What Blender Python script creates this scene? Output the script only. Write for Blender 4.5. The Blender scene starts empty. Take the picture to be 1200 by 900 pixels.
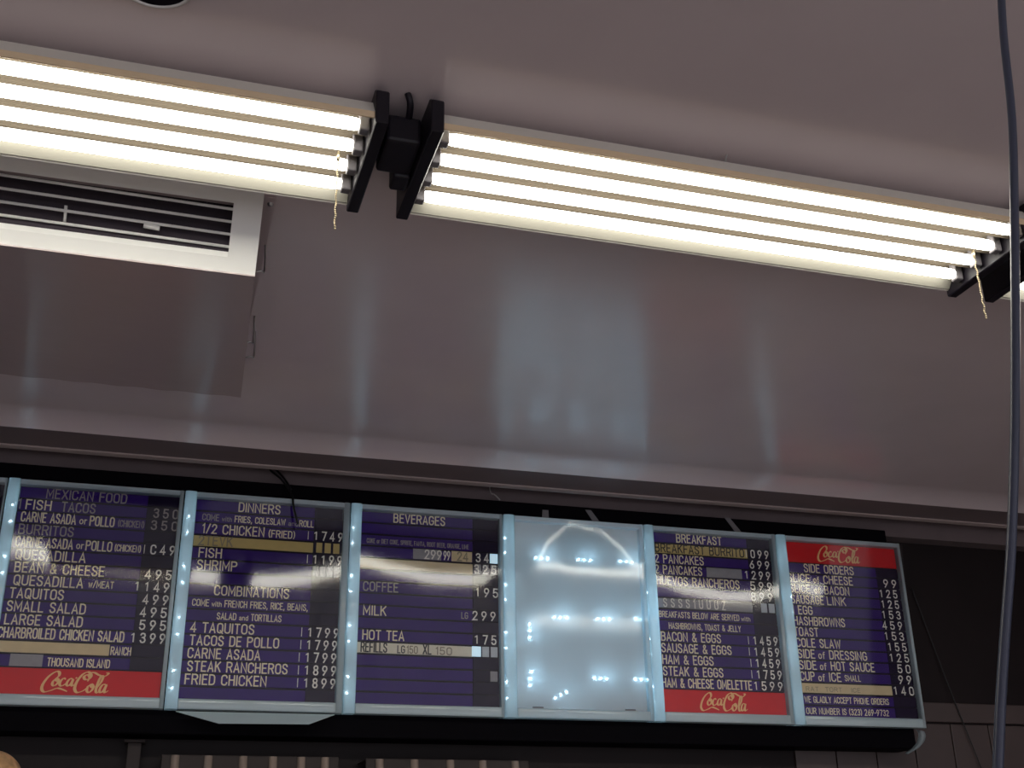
import bpy, bmesh, math, random
from mathutils import Vector, Matrix
random.seed(7)
SC = bpy.context.scene
COL = SC.collection

# ------------------------------------------------------------------ camera
CAMZ = 1.60                     # eye height
FPX = 1378.5                    # focal length in pixels of the 1200x900 frame
YAW, PITCH, ROLL = -0.2997, 0.40583, -0.01619
ca, sa, cb, sb, cc, sc_ = math.cos(YAW), math.sin(YAW), math.cos(PITCH), math.sin(PITCH), math.cos(ROLL), math.sin(ROLL)
FW = Vector((-sa*cb, ca*cb, sb)); r0 = Vector((ca, sa, 0)); u0 = r0.cross(FW)
RT = cc*r0 + sc_*u0; UP = -sc_*r0 + cc*u0
cam = bpy.data.cameras.new('camera'); cam.sensor_width = 36; cam.lens = FPX/1200*36; cam.clip_start = .02
camo = bpy.data.objects.new('camera', cam); COL.objects.link(camo)
M = Matrix((RT, UP, -FW)).transposed().to_4x4(); M.translation = Vector((0, 0, CAMZ))
camo.matrix_world = M
SC.camera = camo

# ------------------------------------------------------------------ light and exposure
SC.view_settings.view_transform = 'Standard'
try: SC.view_settings.look = 'None'
except Exception: pass
SC.view_settings.gamma = 1; SC.view_settings.use_curve_mapping = False
SC.view_settings.exposure = 0.0
SC.cycles.use_denoising = True
SC.cycles.use_adaptive_sampling = False
TUBE_POWER = 11.5
LED_POWER = 110.0
BAR_LED_POWER = 80.0
W = bpy.data.worlds.new('room_daylight'); SC.world = W; W.use_nodes = True
W.node_tree.nodes['Background'].inputs[0].default_value = (.95, .93, 1.0, 1)
W.node_tree.nodes['Background'].inputs[1].default_value = 1.05

# ------------------------------------------------------------------ scale of the place
S = 3.6                         # menu face plane (distance in front of the eye)
WALL = 3.74
FASC = 3.675                    # face of the moulding above the menu
CEIL = 0.3545*S + CAMZ
LIP = CEIL - .075               # lower lip of the shop lights

def ray(px, py): return FW + (px-600)/FPX*RT + (450-py)/FPX*UP
def at_y(px, py, Y=S):
    d = ray(px, py); d = d*(Y/d.y); return Vector((d.x, d.y, d.z+CAMZ))
def at_z(px, py, Z):
    d = ray(px, py); d = d*((Z-CAMZ)/d.z); return Vector((d.x, d.y, d.z+CAMZ))

# ------------------------------------------------------------------ materials
MATS = {}
def mat(name, col, rough=.5, metal=0, emit=None, es=0, spec=.5, bump=0, bscale=40, var=0, coat=0):
    m = bpy.data.materials.new(name); m.use_nodes = True
    nt = m.node_tree; b = nt.nodes['Principled BSDF']
    b.inputs['Base Color'].default_value = (*col, 1); b.inputs['Roughness'].default_value = rough
    b.inputs['Metallic'].default_value = metal
    b.inputs['Specular IOR Level'].default_value = spec
    b.inputs['Coat Weight'].default_value = coat; b.inputs['Coat Roughness'].default_value = .1
    if emit:
        b.inputs['Emission Color'].default_value = (*emit, 1); b.inputs['Emission Strength'].default_value = es
    if bump or var:
        tc = nt.nodes.new('ShaderNodeTexCoord'); n = nt.nodes.new('ShaderNodeTexNoise')
        n.inputs['Scale'].default_value = bscale; n.inputs['Detail'].default_value = 3
        nt.links.new(tc.outputs['Object'], n.inputs['Vector'])
        if bump:
            bp = nt.nodes.new('ShaderNodeBump'); bp.inputs['Strength'].default_value = bump; bp.inputs['Distance'].default_value = .01
            nt.links.new(n.outputs['Fac'], bp.inputs['Height']); nt.links.new(bp.outputs['Normal'], b.inputs['Normal'])
        if var:
            mx = nt.nodes.new('ShaderNodeMix'); mx.data_type = 'RGBA'
            mx.inputs[6].default_value = (*[c*(1-var) for c in col], 1); mx.inputs[7].default_value = (*[min(1, c*(1+var)) for c in col], 1)
            nt.links.new(n.outputs['Fac'], mx.inputs[0]); nt.links.new(mx.outputs[2], b.inputs['Base Color'])
    if name == 'ceiling_paint': b.inputs['IOR'].default_value = 1.75
    MATS[name] = m
    return m

mat('ceiling_paint', (.75, .65, .665), rough=.21, spec=1.0, bump=.045, bscale=5, var=.06)
mat('wall_dark', (.010, .006, .0065), rough=.5, spec=.2, var=.3, bscale=6)
mat('wall_brown', (.058, .040, .038), rough=.4, var=.25, bscale=5)
mat('trim_brown', (.15, .115, .118), rough=.4, var=.2, bscale=8)
mat('trim_dark', (.17, .13, .135), rough=.4, spec=.4)
mat('trim_ledge', (.50, .41, .40), rough=.5)
mat('floor_tile', (.74, .70, .66), rough=.5, var=.1)
mat('black_metal', (.003, .0025, .004), rough=.6, spec=.03)
mat('black_cap', (.009, .007, .012), rough=.45, spec=.3)
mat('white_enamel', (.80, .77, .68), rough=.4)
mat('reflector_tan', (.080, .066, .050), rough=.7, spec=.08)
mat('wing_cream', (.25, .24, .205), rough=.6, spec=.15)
mat('rim_glow_tan', (.78, .60, .38), rough=.5)  # tan colour stands in for tube light glowing through the lip
mat('vent_white', (.88, .88, .84), rough=.4)
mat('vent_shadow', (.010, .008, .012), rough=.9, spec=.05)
mat('collar_dark', (.06, .05, .06), rough=.8, spec=.1)
mat('vent_plate', (.55, .46, .47), rough=.5)
mat('deflector_film', (.46, .375, .375), rough=.24, bump=.25, bscale=7)
mat('tube_glow', (.9, .9, .88), emit=(1, .965, .86), es=TUBE_POWER)
mat('tube_metal', (.55, .55, .55), rough=.35, metal=1)
mat('holder_grey', (.16, .15, .16), rough=.5)
mat('chain_brass', (.62, .52, .34), rough=.3, metal=.8)
mat('cable_blue', (.050, .060, .095), rough=.35)
mat('wire_black', (.004, .004, .005), rough=.5)
mat('wire_pale', (.42, .40, .38), rough=.5)
mat('strip_purple', (.040, .012, .175), rough=.42, var=.18, bscale=12, spec=.06)
mat('price_purple', (.010, .005, .028), rough=.42, var=.15, bscale=20, spec=.06)
mat('track_black', (.010, .007, .016), rough=.5, spec=.06)
mat('letter_cream', (.93, .82, .60), rough=.5, spec=.06)
mat('letter_white', (.92, .88, .81), rough=.5)
mat('letter_dim', (.36, .31, .30), rough=.5)
mat('letter_ghost', (.17, .13, .20), rough=.5)
mat('ink_black', (.01, .01, .012), rough=.6)
mat('ink_faint', (.30, .25, .17), rough=.6)
mat('strip_tan', (.74, .60, .36), rough=.5, var=.12, bscale=30, spec=.06)
mat('strip_yellow', (.64, .49, .19), rough=.5, var=.1, bscale=30, spec=.06)
mat('strip_cream', (.86, .80, .64), rough=.5, var=.08)
mat('strip_grey', (.30, .29, .31), rough=.5, var=.2, bscale=40)
mat('tile_gap_pale', (.62, .66, .70), rough=.5)  # pale colour stands in for backlight showing through price gaps
mat('tile_gap_glow', (.7, .8, .85), rough=.5, emit=(.55, .85, 1), es=.55)  # own glow imitates the LED backlight seen through missing price tiles
mat('banner_red', (.70, .014, .020), rough=.45, spec=.06)
mat('logo_gold', (.95, .60, .24), rough=.5)
mat('led_blue', (.8, .9, 1), emit=(.42, .76, 1), es=LED_POWER)
mat('bar_led_blue', (.8, .9, 1), emit=(.55, .84, 1), es=BAR_LED_POWER)
mat('led_body', (.75, .75, .75), rough=.5)
mat('rib_highlight', (.34, .27, .23), rough=.25, metal=0, var=.15, bscale=3)  # pale non-metal colour carries the tube highlights of the steel ribs
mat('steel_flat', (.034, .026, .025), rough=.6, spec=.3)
mat('dome_copper', (.60, .36, .18), rough=.4, metal=.2, var=.6, bscale=55)
mat('rim_white', (.72, .70, .68), rough=.4)

def sheetmat(name, diffuse, trans, transp, gloss=.06, rough=.08):
    """lit plastic sheet: diffuse + translucent + see-through, with a gloss"""
    m = bpy.data.materials.new(name); m.use_nodes = True; nt = m.node_tree; nt.nodes.clear(); N = nt.nodes.new; L = nt.links.new
    out = N('ShaderNodeOutputMaterial')
    d = N('ShaderNodeBsdfDiffuse'); d.inputs[0].default_value = (*diffuse, 1)
    t = N('ShaderNodeBsdfTranslucent'); t.inputs[0].default_value = (*trans, 1)
    a = N('ShaderNodeAddShader'); L(d.outputs[0], a.inputs[0]); L(t.outputs[0], a.inputs[1])
    tr = N('ShaderNodeBsdfTransparent')
    mx = N('ShaderNodeMixShader'); mx.inputs[0].default_value = transp; L(a.outputs[0], mx.inputs[1]); L(tr.outputs[0], mx.inputs[2])
    g = N('ShaderNodeBsdfGlossy'); g.inputs['Roughness'].default_value = rough
    fr = N('ShaderNodeFresnel'); fr.inputs[0].default_value = 1.5
    m2 = N('ShaderNodeMixShader'); L(fr.outputs[0], m2.inputs[0]); L(mx.outputs[0], m2.inputs[1]); L(g.outputs[0], m2.inputs[2])
    L(m2.outputs[0], out.inputs[0]); MATS[name] = m
sheetmat('diffuser_sheet', (.34, .325, .31), (.31, .31, .31), .10)
sheetmat('frame_acrylic', (.40, .48, .51), (.40, .48, .52), .06)
sheetmat('edge_acrylic', (.20, .24, .26), (.2, .25, .28), .35)
def clearmat(name, rough=.058, ior=1.62):
    m = bpy.data.materials.new(name); m.use_nodes = True; nt = m.node_tree; nt.nodes.clear(); N = nt.nodes.new; L = nt.links.new
    out = N('ShaderNodeOutputMaterial'); tr = N('ShaderNodeBsdfTransparent'); tr.inputs[0].default_value = (.95, .96, .97, 1)
    g = N('ShaderNodeBsdfGlossy'); g.inputs['Roughness'].default_value = rough
    fr = N('ShaderNodeFresnel'); fr.inputs[0].default_value = ior
    mx = N('ShaderNodeMixShader'); L(fr.outputs[0], mx.inputs[0]); L(tr.outputs[0], mx.inputs[1]); L(g.outputs[0], mx.inputs[2])
    L(mx.outputs[0], out.inputs[0]); MATS[name] = m
clearmat('clear_acrylic')

# ------------------------------------------------------------------ builders
def link(name, bm, material, parent=None, smooth=False):
    me = bpy.data.meshes.new(name)
    if name not in ('clear_cover', 'diffuser_sheet', 'lettering', 'logo'): bmesh.ops.recalc_face_normals(bm, faces=bm.faces[:])
    bm.to_mesh(me); bm.free()
    for k in ([material] if isinstance(material, str) else material): me.materials.append(MATS[k])
    if smooth:
        for p in me.polygons: p.use_smooth = True
    o = bpy.data.objects.new(name, me); COL.objects.link(o)
    if parent is not None: o.parent = parent
    return o
def tag(o, label, cat, group=None):
    o['label'] = label; o['category'] = cat
    if group: o['group'] = group
    return o
def thing(name, label, cat, loc=(0, 0, 0), group=None):
    o = bpy.data.objects.new(name, None); o.empty_display_size = .05; COL.objects.link(o); o.location = loc
    return tag(o, label, cat, group)
def struct(name, bm, m, smooth=False):
    o = link(name, bm, m, None, smooth); o['kind'] = 'structure'; return o
def box(bm, x0, x1, y0, y1, z0, z1, bev=0):
    vs = [bm.verts.new((x, y, z)) for x in (x0, x1) for y in (y0, y1) for z in (z0, z1)]
    fs = [bm.faces.new([vs[i] for i in f]) for f in ((0, 1, 3, 2), (4, 6, 7, 5), (0, 4, 5, 1), (2, 3, 7, 6), (0, 2, 6, 4), (1, 5, 7, 3))]
    if bev:
        es = list({e for f in fs for e in f.edges})
        bmesh.ops.bevel(bm, geom=es, offset=bev, segments=2, profile=.5, affect='EDGES')
    return vs
def B(*a, **k):
    bm = bmesh.new(); box(bm, *a, **k); return bm
def prism_x(bm, prof, x0, x1, closed=True):
    """profile of (y,z) swept along x"""
    a = [bm.verts.new((x0, y, z)) for y, z in prof]; b = [bm.verts.new((x1, y, z)) for y, z in prof]
    n = len(prof)
    for i in range(n if closed else n-1):
        j = (i+1) % n; bm.faces.new((a[i], a[j], b[j], b[i]))
    if closed: bm.faces.new(a); bm.faces.new(b[::-1])
def prism_y(bm, pts, y0, y1):
    """outline of (x,z) swept along y"""
    a = [bm.verts.new((x, y0, z)) for x, z in pts]; b = [bm.verts.new((x, y1, z)) for x, z in pts]; n = len(pts)
    for i in range(n): bm.faces.new((a[i], a[(i+1) % n], b[(i+1) % n], b[i]))
    bm.faces.new(a); bm.faces.new(b[::-1])
def tube(bm, pts, r, seg=10, cap=True):
    pts = [Vector(p) for p in pts]; rings = []; up = Vector((0, 0, 1))
    for i, p in enumerate(pts):
        t = (pts[min(i+1, len(pts)-1)] - pts[max(i-1, 0)]).normalized()
        n = t.cross(up if abs(t.dot(up)) < .95 else Vector((1, 0, 0))).normalized(); b = t.cross(n)
        rr = r[i] if isinstance(r, (list, tuple)) else r
        rings.append([bm.verts.new(p + rr*(math.cos(a)*n + math.sin(a)*b)) for a in [2*math.pi*k/seg for k in range(seg)]])
    for i in range(len(rings)-1):
        for k in range(seg):
            bm.faces.new((rings[i][k], rings[i][(k+1) % seg], rings[i+1][(k+1) % seg], rings[i+1][k]))
    if cap: bm.faces.new(rings[0][::-1]); bm.faces.new(rings[-1])
def spline(pts, n=8):
    P = [Vector(p) for p in pts]; out = []
    for i in range(len(P)-1):
        p0, p1, p2, p3 = P[max(i-1, 0)], P[i], P[i+1], P[min(i+2, len(P)-1)]
        for k in range(n):
            t = k/n; out.append(.5*((2*p1) + (p2-p0)*t + (2*p0-5*p1+4*p2-p3)*t*t + (3*p1-p0-3*p2+p3)*t**3))
    out.append(P[-1]); return out
def lathe(bm, prof, c=(0, 0, 0), seg=32):
    c = Vector(c); rings = []
    for r, z in prof: rings.append([bm.verts.new(c + Vector((r*math.cos(2*math.pi*k/seg), r*math.sin(2*math.pi*k/seg), z))) for k in range(seg)])
    for i in range(len(rings)-1):
        for k in range(seg): bm.faces.new((rings[i][k], rings[i][(k+1) % seg], rings[i+1][(k+1) % seg], rings[i+1][k]))
def ball(bm, c, r, u=8, v=6):
    bmesh.ops.create_uvsphere(bm, u_segments=u, v_segments=v, radius=r, matrix=Matrix.Translation(Vector(c)))
def copy_tree(o, parent=None):
    c = o.copy(); COL.objects.link(c)
    if parent is not None: c.parent = parent
    for ch in list(o.children): copy_tree(ch, c)
    return c

# ------------------------------------------------------------------ room shell
XL, XR, YB = -5.0, 7.5, -4.5
va = at_z(0, 215, CEIL); VX0, VX1, VY0, VY1 = -.40, .12, 2.10, 2.36    # duct opening above the vent grille
bm = bmesh.new()
xs = [XL, VX0, VX1, XR]; ys = [YB, VY0, VY1, 3.33]
for i in range(3):
    for j in range(3):
        if i == 1 and j == 1: continue
        bm.faces.new([bm.verts.new((x, y, CEIL)) for x, y in ((xs[i], ys[j]), (xs[i+1], ys[j]), (xs[i+1], ys[j+1]), (xs[i], ys[j+1]))])
# the ceiling sheet rolls down in a soft curve before it meets the menu wall
NY = 30; NX = 90
ZLEDGE = at_y(700, 578, 3.58).z
def roll(x, j):
    """profile of the rolled edge: (y, z)"""
    wob = .003*math.sin(x*2.1+.4)+.002*math.sin(x*5.3); t = j/NY
    return 3.33+(.125+wob)*t, CEIL-.026*t*t*(1+.02*math.sin(x*3.3))
g = []
for i in range(NX+1):
    x = XL+(XR-XL)*i/NX
    g.append([bm.verts.new((x, 3.33, CEIL) if j == 0 else (x, *roll(x, j))) for j in range(NY+1)])
for i in range(NX):
    for j in range(NY): bm.faces.new((g[i][j], g[i+1][j], g[i+1][j+1], g[i][j+1]))
bmesh.ops.remove_doubles(bm, verts=bm.verts[:], dist=1e-5)
# back side of the sheet, so that it has thickness
box(bm, XL, XR, YB, WALL, CEIL+.30, CEIL+.34)
struct('ceiling', bm, 'ceiling_paint', True)
for p in bpy.data.objects['ceiling'].data.polygons: p.use_smooth = len(p.vertices) == 4 and p.area < .02
struct('floor', B(XL, XR, YB, WALL, -.05, 0), 'floor_tile')
struct('wall_front', B(XL, XR, WALL, WALL+.12, 0, CEIL+.3), 'wall_dark')
struct('wall_left', B(XL-.12, XL, YB, WALL+.12, 0, CEIL+.3), 'wall_brown')
struct('wall_right', B(XR, XR+.12, YB, WALL+.12, 0, CEIL+.3), 'wall_brown')
0 and print('edge', [(Y, [at_y(600, y, Y).z-CEIL for y in (525, 550, 573, 592)]) for Y in (3.4, 3.5, 3.55, 3.6, 3.675)])
# moulding under the ceiling
zb = at_y(1100, 633, FASC).z
bm = bmesh.new(); prism_x(bm, [(WALL+.01, zb), (FASC, zb), (FASC, CEIL), (WALL+.01, CEIL)], XL, XR)
struct('trim_1', bm, 'trim_brown')
bm = bmesh.new(); prism_x(bm, [(3.60, CEIL+.02), (3.445, CEIL+.02), (3.445, CEIL-.020), (3.455, CEIL-.0245), (3.575, ZLEDGE+.004), (3.60, ZLEDGE+.004)], XL, XR)
struct('trim_4', bm, 'trim_dark')
bm = bmesh.new(); prism_x(bm, [(3.602, ZLEDGE+.004), (3.573, ZLEDGE+.004), (3.571, ZLEDGE+.001), (3.573, ZLEDGE-.001), (3.602, ZLEDGE-.001)], XL, XR)
struct('trim_5', bm, 'trim_ledge')
# band of cladding to the right of the menu, and the cladding below
z1 = at_y(1130, 825, WALL).z; z2 = at_y(1130, 849, WALL).z
xr0 = at_y(1070, 830, WALL).x
bm = bmesh.new(); box(bm, xr0-.35, XR, WALL-.014, WALL+.01, z2+.004, z1, .003); struct('trim_2', bm, 'wall_brown')
bm = bmesh.new(); x = xr0-.5
while x < XR-.2:
    box(bm, x, x+.156, WALL-.010, WALL+.01, .9, z2-.002, .002); x += .16
struct('trim_3', bm, 'wall_brown')

# ------------------------------------------------------------------ sign cabinet with its lamps
px_out = [(-197, -12), (-12, 204.5), (204.5, 406), (406, 589), (589, 757), (757, 914), (914, 1061)]
px_in = [(-185, -15), (4, 199), (220, 398), (420, 585), (603, 752), (769, 909), (926, 1057)]
ZT = CAMZ + .3165*S; ZB = CAMZ + .1357*S
ZIT = ZT - .016; ZIB = ZB + .030
PITCHR = (ZIT-ZIB)/16
xo = [(at_y(a, 700).x, at_y(b, 700).x) for a, b in px_out]
xi = [(at_y(a, 700).x, at_y(b, 700).x) for a, b in px_in]
zct = at_y(800, 603, S+.02).z; zcb = at_y(800, 873, S+.03).z
CX0, CX1 = xo[0][0]-.02, at_y(1070, 860, S+.03).x
cab = thing('sign_cabinet', 'long black light cabinet on the wall behind the row of menu panels', 'sign cabinet', ((CX0+CX1)/2, WALL, zcb))
def under(o, root):
    o.parent = root; o.matrix_parent_inverse = Matrix.Translation(root.location).inverted()
    return o
bm = bmesh.new()
Y0 = S+.02
box(bm, CX0, CX1, WALL-.035, WALL-.002, zcb, min(ZT, zb)-.004)
box(bm, CX0, CX1, Y0, FASC-.004, ZT-.004, zct, .004)
box(bm, CX0, CX1, Y0, WALL-.03, zcb, ZB+.006, .004)
box(bm, CX0, CX0+.02, Y0, FASC-.005, ZB, ZT); box(bm, CX1-.02, CX1, Y0, FASC-.005, ZB, ZT)
under(link('cabinet_body', bm, 'black_metal'), cab)
under(link('back_plate', B(xo[4][0]-.02, xo[4][1]+.02, WALL-.05, WALL-.04, ZB+.01, ZT-.01), 'led_body'), cab)
def led_module(cx, cz, ang, Y, r, m, n=3, pitch=.0215):
    d = Vector((math.cos(ang), 0, math.sin(ang))); q = Vector((-d.z, 0, d.x)); c = Vector((cx, Y, cz)); hw = .009; hl = pitch*(n-1)/2+.012
    bm = bmesh.new(); prism_y(bm, [((c+s*hl*d+t*hw*q).x, (c+s*hl*d+t*hw*q).z) for s, t in ((-1, -1), (1, -1), (1, 1), (-1, 1))], Y+.004, Y+.010)
    b = under(link('led_module', bm, 'led_body'), cab)
    for k in range(n):
        p = c + d*pitch*(k-(n-1)/2); bm = bmesh.new(); ball(bm, p, r)
        l = link('led', bm, m); l.parent = b; l.matrix_parent_inverse = b.matrix_world.inverted()
        l.matrix_parent_inverse = Matrix.Translation(cab.location).inverted()@Matrix.Translation(cab.location)
YL = S+.042
mods = [(635, 654, 0), (685, 656, 0), (734, 658, 0), (657, 723.5, 0), (707.5, 725.5, 0), (752, 725, 0), (621, 739, 90),
        (622, 795, 80), (704, 795, 0), (752, 796, 0), (660, 813, 28)]
for k, (px, py, a) in enumerate(mods):
    p = at_y(px, py, YL); led_module(p.x, p.z, math.radians(a), YL+(.02 if k == 10 else 0), .0030, 'led_blue')
for i in range(1, 7):
    x = xo[i][0] + .5*(xi[i][0]-xo[i][0])
    for k in range(4):
        led_module(x, ZB + (ZT-ZB)*(.14+.24*k), math.pi/2, S+.034, .0028, 'bar_led_blue', 2, .05)
# torn corner of the clear edging at the cabinet's right end
cpt = [at_y(px, py, S+.005) for px, py in ((1083, 857), (1085, 862), (1083, 869), (1077, 876), (1069, 881), (1064, 884))]
bm = bmesh.new(); sp = spline(cpt, 5); prev = None
for i, p in enumerate(sp):
    wd = .022*(1-i/len(sp))+.003; q = p + Vector((-wd, .012, .008 if i < 12 else .004))
    cur = (bm.verts.new(p), bm.verts.new(q))
    if prev: bm.faces.new((prev[0], cur[0], cur[1], prev[1]))
    prev = cur
o = under(link('torn_edging', bm, 'edge_acrylic', None, True), cab)
md = o.modifiers.new('thickness', 'SOLIDIFY'); md.thickness = .0015
for px, py, qx, qy in ((640, 612, 640, 597), (702, 614, 690, 597), (868, 625, 853, 606)):
    a = at_y(px, py, S+.012); b = at_y(qx, qy, S+.012); w = .013
    bm = bmesh.new(); prism_y(bm, [(a.x-w, a.z), (a.x+w, a.z), (b.x+w*.8, b.z), (b.x-w*.8, b.z)], S+.0186, S+.0205)
    under(link('hanger_tab', bm, 'holder_grey'), cab)

# ------------------------------------------------------------------ lettering
# narrow single-stroke sign letters: strokes in a box 1 high, y up
_O = [(0, .2), (0, .8), (.1, .95), (.3, 1), (.5, .95), (.6, .8), (.6, .2), (.5, .05), (.3, 0), (.1, .05), (0, .2)]
_P = [(0, 0), (0, 1), (.38, 1), (.54, .93), (.6, .76), (.54, .58), (.38, .5), (0, .5)]
GLYPH = {
 'A': (.62, [[(0, 0), (.31, 1), (.62, 0)], [(.1, .3), (.52, .3)]]),
 'B': (.58, [[(0, 0), (0, 1), (.36, 1), (.5, .93), (.55, .77), (.5, .6), (.36, .53), (0, .53)], [(.36, .53), (.53, .45), (.58, .27), (.53, .08), (.36, 0), (0, 0)]]),
 'C': (.58, [[(.58, .75), (.56, .87), (.46, .97), (.3, 1), (.1, .95), (0, .8), (0, .2), (.1, .05), (.3, 0), (.46, .03), (.56, .13), (.58, .25)]]),
 'D': (.58, [[(0, 0), (0, 1), (.32, 1), (.5, .93), (.58, .76), (.58, .24), (.5, .07), (.32, 0), (0, 0)]]),
 'E': (.5, [[(.5, 1), (0, 1), (0, 0), (.5, 0)], [(0, .53), (.42, .53)]]),
 'F': (.5, [[(.5, 1), (0, 1), (0, 0)], [(0, .52), (.42, .52)]]),
 'G': (.6, [[(.58, .78), (.5, .94), (.3, 1), (.1, .95), (0, .8), (0, .2), (.1, .05), (.3, 0), (.5, .05), (.6, .2), (.6, .47), (.34, .47)]]),
 'H': (.58, [[(0, 0), (0, 1)], [(.58, 0), (.58, 1)], [(0, .53), (.58, .53)]]),
 'I': (.02, [[(.01, 0), (.01, 1)]]),
 'J': (.45, [[(.45, 1), (.45, .2), (.36, .05), (.2, 0), (.06, .05), (0, .2)]]),
 'K': (.58, [[(0, 0), (0, 1)], [(.56, 1), (0, .42)], [(.2, .62), (.58, 0)]]),
 'L': (.48, [[(0, 1), (0, 0), (.48, 0)]]),
 'M': (.72, [[(0, 0), (0, 1), (.36, .25), (.72, 1), (.72, 0)]]),
 'N': (.6, [[(0, 0), (0, 1), (.6, 0), (.6, 1)]]),
 'O': (.6, [_O]), 'P': (.6, [_P]),
 'Q': (.6, [_O, [(.34, .24), (.62, -.06)]]),
 'R': (.6, [_P, [(.34, .5), (.6, 0)]]),
 'S': (.56, [[(.54, .78), (.47, .94), (.28, 1), (.09, .95), (.01, .78), (.08, .61), (.28, .52), (.48, .42), (.56, .24), (.48, .06), (.28, 0), (.08, .05), (0, .23)]]),
 'T': (.56, [[(0, 1), (.56, 1)], [(.28, 1), (.28, 0)]]),
 'U': (.6, [[(0, 1), (0, .2), (.1, .05), (.3, 0), (.5, .05), (.6, .2), (.6, 1)]]),
 'V': (.6, [[(0, 1), (.3, 0), (.6, 1)]]),
 'W': (.84, [[(0, 1), (.2, 0), (.42, .85), (.64, 0), (.84, 1)]]),
 'X': (.6, [[(0, 0), (.6, 1)], [(0, 1), (.6, 0)]]),
 'Y': (.6, [[(0, 1), (.3, .48), (.6, 1)], [(.3, .48), (.3, 0)]]),
 'Z': (.56, [[(0, 1), (.56, 1), (0, 0), (.56, 0)]]),
 '&': (.66, [[(.66, 0), (.16, .68), (.13, .85), (.22, .98), (.36, .98), (.45, .85), (.38, .68), (.1, .42), (.02, .22), (.12, .04), (.3, 0), (.48, .1), (.62, .4)]]),
 '0': (.54, [[(x*.9, y) for x, y in _O]]),
 '1': (.2, [[(0, .82), (.18, 1), (.18, 0)]]),
 '2': (.54, [[(.02, .76), (.08, .93), (.27, 1), (.46, .93), (.52, .76), (.46, .58), (0, 0), (.54, 0)]]),
 '3': (.54, [[(.02, .82), (.1, .96), (.27, 1), (.46, .93), (.51, .76), (.44, .6), (.24, .54), (.46, .46), (.54, .27), (.46, .06), (.27, 0), (.08, .05), (0, .2)]]),
 '4': (.58, [[(.42, 0), (.42, 1), (0, .26), (.58, .26)]]),
 '5': (.54, [[(.5, 1), (.06, 1), (.03, .53), (.26, .62), (.46, .54), (.54, .32), (.46, .08), (.26, 0), (.08, .05), (0, .2)]]),
 '6': (.54, [[(.42, 1), (.1, .52), (0, .3), (.08, .07), (.27, 0), (.46, .07), (.54, .3), (.46, .52), (.27, .6), (.08, .5)]]),
 '7': (.54, [[(0, 1), (.54, 1), (.2, 0)]]),
 '8': (.54, [[(.27, .53), (.08, .62), (.03, .78), (.1, .95), (.27, 1), (.44, .95), (.51, .78), (.46, .62), (.27, .53), (.07, .44), (0, .25), (.08, .06), (.27, 0), (.46, .06), (.54, .25), (.47, .44), (.27, .53)]]),
 '9': (.54, [[(.12, 0), (.44, .48), (.54, .7), (.46, .93), (.27, 1), (.08, .93), (0, .7), (.08, .48), (.27, .4), (.46, .5)]]),
 '(': (.16, [[(.16, 1.05), (.03, .8), (0, .5), (.03, .2), (.16, -.05)]]), ')': (.16, [[(0, 1.05), (.13, .8), (.16, .5), (.13, .2), (0, -.05)]]),
 '/': (.4, [[(0, -.02), (.4, 1.02)]]), '-': (.3, [[(0, .45), (.3, .45)]]), ',': (.08, [[(.07, .08), (0, -.16)]]),
 'o': (.46, [[(0, .2), (0, .5), (.1, .66), (.23, .7), (.36, .66), (.46, .5), (.46, .2), (.36, .04), (.23, 0), (.1, .04), (0, .2)]]),
 'r': (.3, [[(0, 0), (0, .7)], [(0, .5), (.12, .66), (.3, .68)]]),
 'f': (.34, [[(.34, .98), (.2, 1), (.12, .88), (.12, 0)], [(0, .66), (.3, .66)]]),
 'w': (.62, [[(0, .7), (.14, 0), (.31, .6), (.48, 0), (.62, .7)]]),
 'i': (.04, [[(.02, 0), (.02, .7)], [(.02, .88), (.02, 1)]]),
 't': (.3, [[(.12, .98), (.12, .14), (.2, 0), (.3, .02)], [(0, .68), (.28, .68)]]),
 'h': (.46, [[(0, 0), (0, 1)], [(0, .5), (.12, .66), (.28, .7), (.42, .64), (.46, .48), (.46, 0)]]),
 'n': (.46, [[(0, 0), (0, .7)], [(0, .5), (.12, .66), (.28, .7), (.42, .64), (.46, .48), (.46, 0)]]),
 'a': (.44, [[(.04, .58), (.14, .68), (.3, .68), (.42, .58), (.44, .42), (.44, 0)], [(.44, .4), (.14, .38), (0, .2), (.08, .03), (.24, 0), (.44, .16)]]),
 'd': (.46, [[(.46, 1), (.46, 0)], [(.46, .5), (.36, .66), (.2, .7), (.06, .6), (0, .42), (0, .26), (.06, .08), (.2, 0), (.36, .04), (.46, .2)]]),
}
def stroke(bm, pts, hw, Y):
    """flat stroke of half width hw along pts (x, z), with mitred corners"""
    closed = pts[0] == pts[-1]; n = len(pts); prev = None; first = None
    for i in range(n):
        p = Vector((pts[i][0], pts[i][1]))
        a = Vector(pts[i-1]) if i else (Vector(pts[-2]) if closed else None)
        b = Vector(pts[i+1]) if i < n-1 else (Vector(pts[1]) if closed else None)
        d1 = (p-a).normalized() if a is not None else None; d2 = (b-p).normalized() if b is not None else None
        if d1 is None: d1 = d2; p = p-d2*hw*.8
        if d2 is None: d2 = d1; p = p+d1*hw*.8
        m = d1+d2
        if m.length < .25: m = Vector((-d1.y, d1.x))*.3 + d1*.0 if m.length < 1e-4 else m
        m.normalize(); nn = Vector((-m.y, m.x)); c = max(.45, abs(nn.dot(Vector((-d1.y, d1.x)))))
        q = nn*(hw/c)
        cur = (bm.verts.new((p.x+q.x, Y, p.y+q.y)), bm.verts.new((p.x-q.x, Y, p.y-q.y)))
        if prev: bm.faces.new((prev[0], cur[0], cur[1], prev[1]))
        prev = cur
GAP, SPACE = .29, .84
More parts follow.
